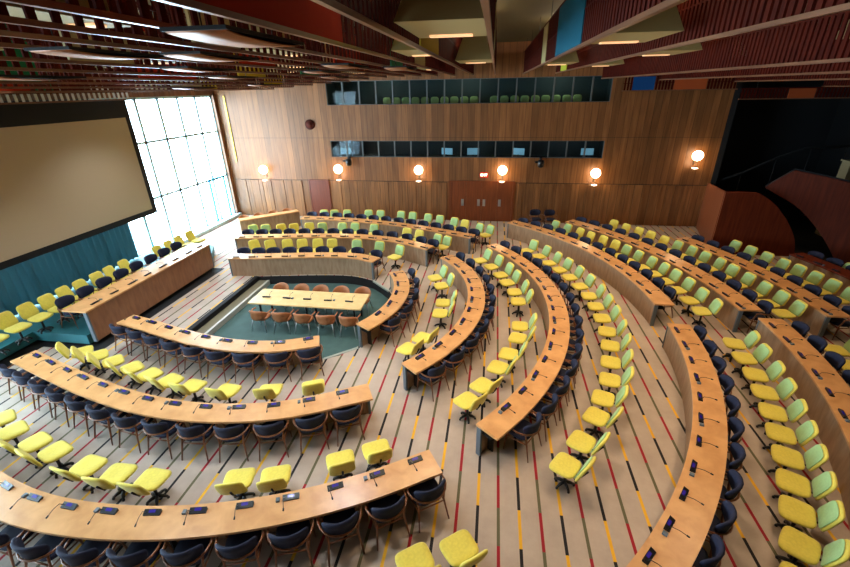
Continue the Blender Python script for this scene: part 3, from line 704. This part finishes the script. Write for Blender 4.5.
prof = [(5.5, 0), (5.5, 2.9), (2.58, 3.07), (1.69, 3.22), (.92, 3.32), (.54, 2.96), (.16, 2.55)]+curve_poly([(.5, 2.38), (1.35, 1.95), (2.1, 1.3), (2.7, .6), (3.1, 0)])
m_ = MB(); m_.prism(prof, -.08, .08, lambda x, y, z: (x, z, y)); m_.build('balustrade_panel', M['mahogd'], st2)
m_ = MB(); m_.tube([(.16, 0, 2.58), (.92, 0, 3.36), (2.58, 0, 3.11), (5.5, 0, 2.94)], .03, 6); m_.build('handrail', M['matteblack'], st2)
m_ = MB(); m_.prism([(12.35, 18.3), (16.45, 15.35), (16.45, 24.95), (10.6, 24.95), (10.6, 18.3)], .002, .01); struct('trim_13', m_, M['matteblack'])  # black sheet over the floor, painting the dark of the stair opening
m_ = MB(); m_.tube([(10.6, 22.4, 2.1), (11.6, 22.2, 2.6), (12.9, 22.2, 3.3), (14.0, 22.2, 3.75), (16.3, 22.2, 3.85)], .06, 8)
for x, z in ((11.6, 2.6), (12.9, 3.3), (14.2, 3.76), (15.6, 3.83)): m_.tube([(x, 22.2, 0), (x, 22.2, z)], .02, 6)
tag(m_.build('stair_handrail', M['matteblack']), 'black sloping stair handrail in front of the dark recessed wall', 'handrail')
m_ = MB(); m_.box(15.05, 16.1, 20.9, 21.4, 0, 3.3); m_.box(15.0, 16.15, 20.85, 21.45, 3.3, 3.36)
tag(m_.build('beige_cabinet', M['beigeunit']), 'beige boxy unit standing behind the dark balustrade at the right edge', 'cabinet')

# ------------------------------------------------------------ ceiling: hanging slatted baffles and light boxes
def baffle(x, z0, hgt, y0, y1, panels, label, step=.13, along='y', yc=0, rail='rail', sm='slat'):
    if along == 'y':
        t = thing('ceiling_baffle', label, 'ceiling baffle', (x, 0, z0)); TT = lambda a, b, c: (a, b, c)
    else:
        t = thing('ceiling_baffle', label, 'ceiling baffle', (0, yc, z0)); TT = lambda a, b, c: (b, a, c)
    t['group'] = 'slatted ceiling baffles'
    m_ = MB(); m_.box(-.024, .024, y0, y1, 0, .045, TT); m_.build('bottom_rail', M[rail], t)
    m_ = MB(); m_.box(-.02, .02, y0, y1, hgt-.04, hgt, TT); m_.box(-.015, .015, y0, y1, hgt*.5, hgt*.5+.02, TT); m_.build('top_rail', M['slat'], t)
    ed = [y0]
    for p0, p1, _ in sorted(panels): ed += [p0, p1]
    ed.append(y1)
    for q in range(0, len(ed), 2):
        m_ = MB(); y = ed[q]+.05
        while y < ed[q+1]-.08:
            m_.box(-.012, .012, y, y+.075, .045, hgt-.04, TT); y += step
        if m_.v: m_.build('slats', M[sm], t)
    m_ = MB(); y = y0+.6
    while y < y1:
        m_.tube([TT(0, y, hgt-.02), TT(0, y, ZC-z0)], .008, 4, False); y += 3.0
    m_.build('hanger_rods', M['black'], t)
    for p0, p1, mat in panels:
        m_ = MB(); m_.box(-.02, .02, p0, p1, .045, hgt-.04, TT); pn = m_.build('coloured_panel', M[mat], t); pn['label'] = mat[2:]+' panel'
    return t
ZB = 6.98; HB = .92
BX = [(-13.0, [(9, 12, 'p_green')]), (-12.0, [(14, 15.5, 'boxbeige')]), (-11.0, [(8, 9.5, 'p_red'), (16, 17, 'p_yellow')]), (-9.95, [(13, 14.5, 'boxbeige')]), (-8.95, [(6.5, 8, 'p_green'), (17, 18.5, 'p_yellow')]), (-8.0, [(9.5, 11.5, 'p_red')]),
      (-7.05, [(12, 13.5, 'p_yellow')]), (-6.1, [(6, 7.2, 'boxbeige'), (14, 15.5, 'p_green')]), (-5.2, [(9, 10.5, 'p_red')]), (-4.35, [(11.5, 13, 'boxbeige')]), (-3.55, [(5.2, 6.2, 'boxbeige'), (10, 12, 'p_red')]), (-2.75, [(12, 13.5, 'p_green')]),
      (-1.94, [(2.9, 5.8, 'p_red'), (11, 12.5, 'boxbeige')]), (-1.09, [(6.6, 8.6, 'p_yellow')]), (-.1, [(9, 10, 'boxbeige')]), (1.16, [(7.1, 10, 'p_teal'), (12, 13, 'boxbeige')]), (2.6, [(18.6, 20.2, 'p_lime')]), (4.6, []), (7.0, []), (10.0, []), (13.5, [])]
def fz(x):
    if x < -5: return 6.55+min(1, max(0, (x+11)/6))*.43
    return {4.6: 6.72, 7.0: 6.62, 10.0: 6.5, 13.5: 6.25}.get(x, ZB)
for k, (x, pn) in enumerate(BX):
    wh = ('%s from the window wall' % ORD[k+1]) if k < 12 else ('%s from the right wall' % ORD[len(BX)-k])
    zz = fz(x); baffle(x, zz, 7.9-zz, -1.0, D-.2, pn, 'hanging dark red slatted wooden ceiling baffle, '+wh, step=.21 if x < -1.5 else .13)
baffle(0, 6.2, .62, 5.5, XE-.1, [(5.9, 6.8, 'p_blue'), (7.6, 8.9, 'p_orange')], 'low slatted baffle across the top right of the wood wall', along='x', yc=21.6)
baffle(0, 5.8, .45, XE+.05, XR-.1, [(12.2, 13.2, 'p_orange')], 'low slatted baffle above the dark recessed wall at right', along='x', yc=21.6)
baffle(-13.35, 6.28, .5, 6.0, 15.2, [(6.0, 9.95, 'p_green')], 'low slatted baffle directly above the projection screen', step=.2, sm='white')  # slats coloured white to paint the light falling on them
# light boxes between the baffles
lb = thing('ceiling_light_box', 'x', 'ceiling light')
m_ = MB(); vs = [(-.5, -.8, 0), (.5, -.8, 0), (.5, .8, 0), (-.5, .8, 0), (-.3, -.5, .55), (.3, -.5, .55), (.3, .5, .55), (-.3, .5, .55)]
m_.add(vs, [(3, 2, 1, 0), (4, 5, 6, 7), (0, 1, 5, 4), (1, 2, 6, 5), (2, 3, 7, 6), (3, 0, 4, 7)]); m_.build('hood', M['boxbeige'], lb)
m_ = MB(); m_.box(-.3, .3, .45, .6, -.02, .0); m_.build('diffuser', M['slot'], lb)
m_ = MB(); m_.tube([(0, 0, .5), (0, 0, 1.0)], .012, 5); m_.build('hanger_rod', M['black'], lb)
u = []
LB = [(-.6, 5.6), (-.6, 12.5), (1.85, 7.4), (3.6, 11.2), (3.6, 17.0), (5.8, 8.0), (5.8, 14.0), (8.5, 11.5), (8.5, 17.5), (11.7, 14.0), (-1.5, 9.0), (-2.35, 16.5), (-3.95, 8.0), (-5.65, 12.2), (-5.65, 18.2), (-7.5, 9.0), (-7.5, 15.5), (-9.45, 18.5), (-9.45, 11.2), (-11.5, 12.5), (-11.5, 18.8), (1.85, 15.0), (4.2, 4.5), (-7.5, 5.2), (-10.45, 8.2), (-3.95, 3.6)]
for k, (x, y) in enumerate(LB):
    gx = {-.6: .45, -1.5: .36, -2.35: .36, -3.95: .36, -5.65: .4}.get(x, .46)
    cols = sorted({a_[0] for a_ in LB}); inc = sorted(a_[1] for a_ in LB if a_[0] == x)
    o_ = proto_place(lb, u, (x, y, ZB+.12), 0, 'beige hooded ceiling light box, %s from camera in the %s column from left' % (ORD[inc.index(y)+1], ORD[cols.index(x)+1]), 'ceiling light boxes between the baffles')
    o_.scale = (gx/.5, 1, 1)

rp = thing('reflector_panel', 'x', 'reflector panel')
m_ = MB(); k = 12; vs = []
for i in range(k+1):
    a_ = i/k*pi; vs += [(-.26, -.7*cos(a_), -.035*sin(a_)), (.26, -.7*cos(a_), -.035*sin(a_))]
m_.sm = True; m_.add(vs, [(2*i, 2*i+1, 2*i+3, 2*i+2) for i in range(k)]); m_.sm = False
o_ = m_.build('curved_reflector', plain('satin_copper', (150, 96, 62), .5, .4), rp); so = o_.modifiers.new('s', 'SOLIDIFY'); so.thickness = .01; so.offset = 1
m_ = MB(); m_.box(-.28, .28, -.73, .73, .0, .03); m_.build('tray', M['matteblack'], rp)
m_ = MB()
for yv in (-.6, .6):
    m_ = MB(); m_.tube([(0, yv, .03), (0, yv, ZC-6.93)], .008, 4); m_.build('hanger_rod', M['black'], rp)
u = []
RP = [(-2.35, 4.2), (-4.78, 5.2), (-5.65, 8.3), (-3.95, 6.2), (-7.5, 6.6), (-6.6, 11.0), (-3.15, 9.6), (-4.78, 12.4), (-9.45, 13.4), (-2.35, 11.4), (-8.45, 16.0), (-5.65, 15.8)]
for k, (x, y) in enumerate(RP):
    proto_place(rp, u, (x, y, fz(x)-.045), 0, 'long curved copper ceiling reflector, %s nearest the camera, slung under the left baffles' % ORD[k+1], 'curved reflectors under the left baffles')
# ------------------------------------------------------------ lights
def spot(x, y, z, e, col=(1, .80, .58), ang=110, size=.25):
    li = bpy.data.lights.new('downlight_and_fill', 'SPOT'); li.energy = e; li.color = col; li.spot_size = radians(ang); li.spot_blend = .8; li.shadow_soft_size = size
    lo = bpy.data.objects.new('downlight_and_fill', li); C.objects.link(lo); lo.location = (x, y, z); return lo
for x, y in LB:
    li = bpy.data.lights.new('ceiling_fill', 'POINT'); li.energy = 30; li.color = (1, .8, .55); li.shadow_soft_size = .15  # added fill lamp above the baffles to brighten the ceiling
    lo = bpy.data.objects.new('ceiling_fill', li); C.objects.link(lo); lo.location = (x, y, ZB+.9)
    if x > 10: spot(x, y+.52, ZB+.05, 110, (1, .68, .40), 100, .1)
    elif x > 5: spot(x, y+.52, ZB+.05, 330, (1, .68, .40), 100, .1)
    elif x > -3: spot(x, y+.52, ZB+.05, 450, (1, .76, .52), 100, .1)
    else: spot(x, y+.52, ZB+.05, 560 if y < 14 else 300, (.86, .93, 1) if y < 14 else (1, .72, .46))  # cool spots are added fill over the left, in place of daylight
# daylight
wd = bpy.data.worlds.new('sky'); SC.world = wd; wd.use_nodes = True
bg = wd.node_tree.nodes['Background']; bg.inputs[0].default_value = (.70, .87, 1.0, 1); bg.inputs[1].default_value = 22
for (y0, y1) in ((14.2, D-.1), (6.6, 14.2), (-2.6, 6.6)):
    li = bpy.data.lights.new('portal', 'AREA'); li.shape = 'RECTANGLE'; li.size = 6.2; li.size_y = y1-y0; li.cycles.is_portal = True
    lo = bpy.data.objects.new('portal', li); C.objects.link(lo); lo.location = (XL-.25, (y0+y1)/2, 3.2)
    lo.rotation_euler = (0, -pi/2, 0)

# ------------------------------------------------------------ camera
cam = bpy.data.cameras.new('camera'); co = bpy.data.objects.new('camera', cam); C.objects.link(co)
p_, y_, r_ = .43506870, .15874622, -.01882841
F = Vector((-sin(y_)*cos(p_), cos(y_)*cos(p_), -sin(p_))); R = Vector((cos(y_), sin(y_), 0)); U = R.cross(F)
R2 = R*cos(r_)+U*sin(r_); U2 = -R*sin(r_)+U*cos(r_)
mw = Matrix((R2, U2, -F)).transposed().to_4x4(); mw.translation = (0, 0, 6.5); co.matrix_world = mw
cam.sensor_width = 36; cam.lens = 421.08*36/850; cam.shift_x = -1.2/850; cam.clip_start = .05; cam.clip_end = 200
SC.camera = co
SC.view_settings.view_transform = 'Standard'; SC.view_settings.look = 'None'; SC.view_settings.gamma = 1; SC.view_settings.use_curve_mapping = False
SC.view_settings.exposure = .2
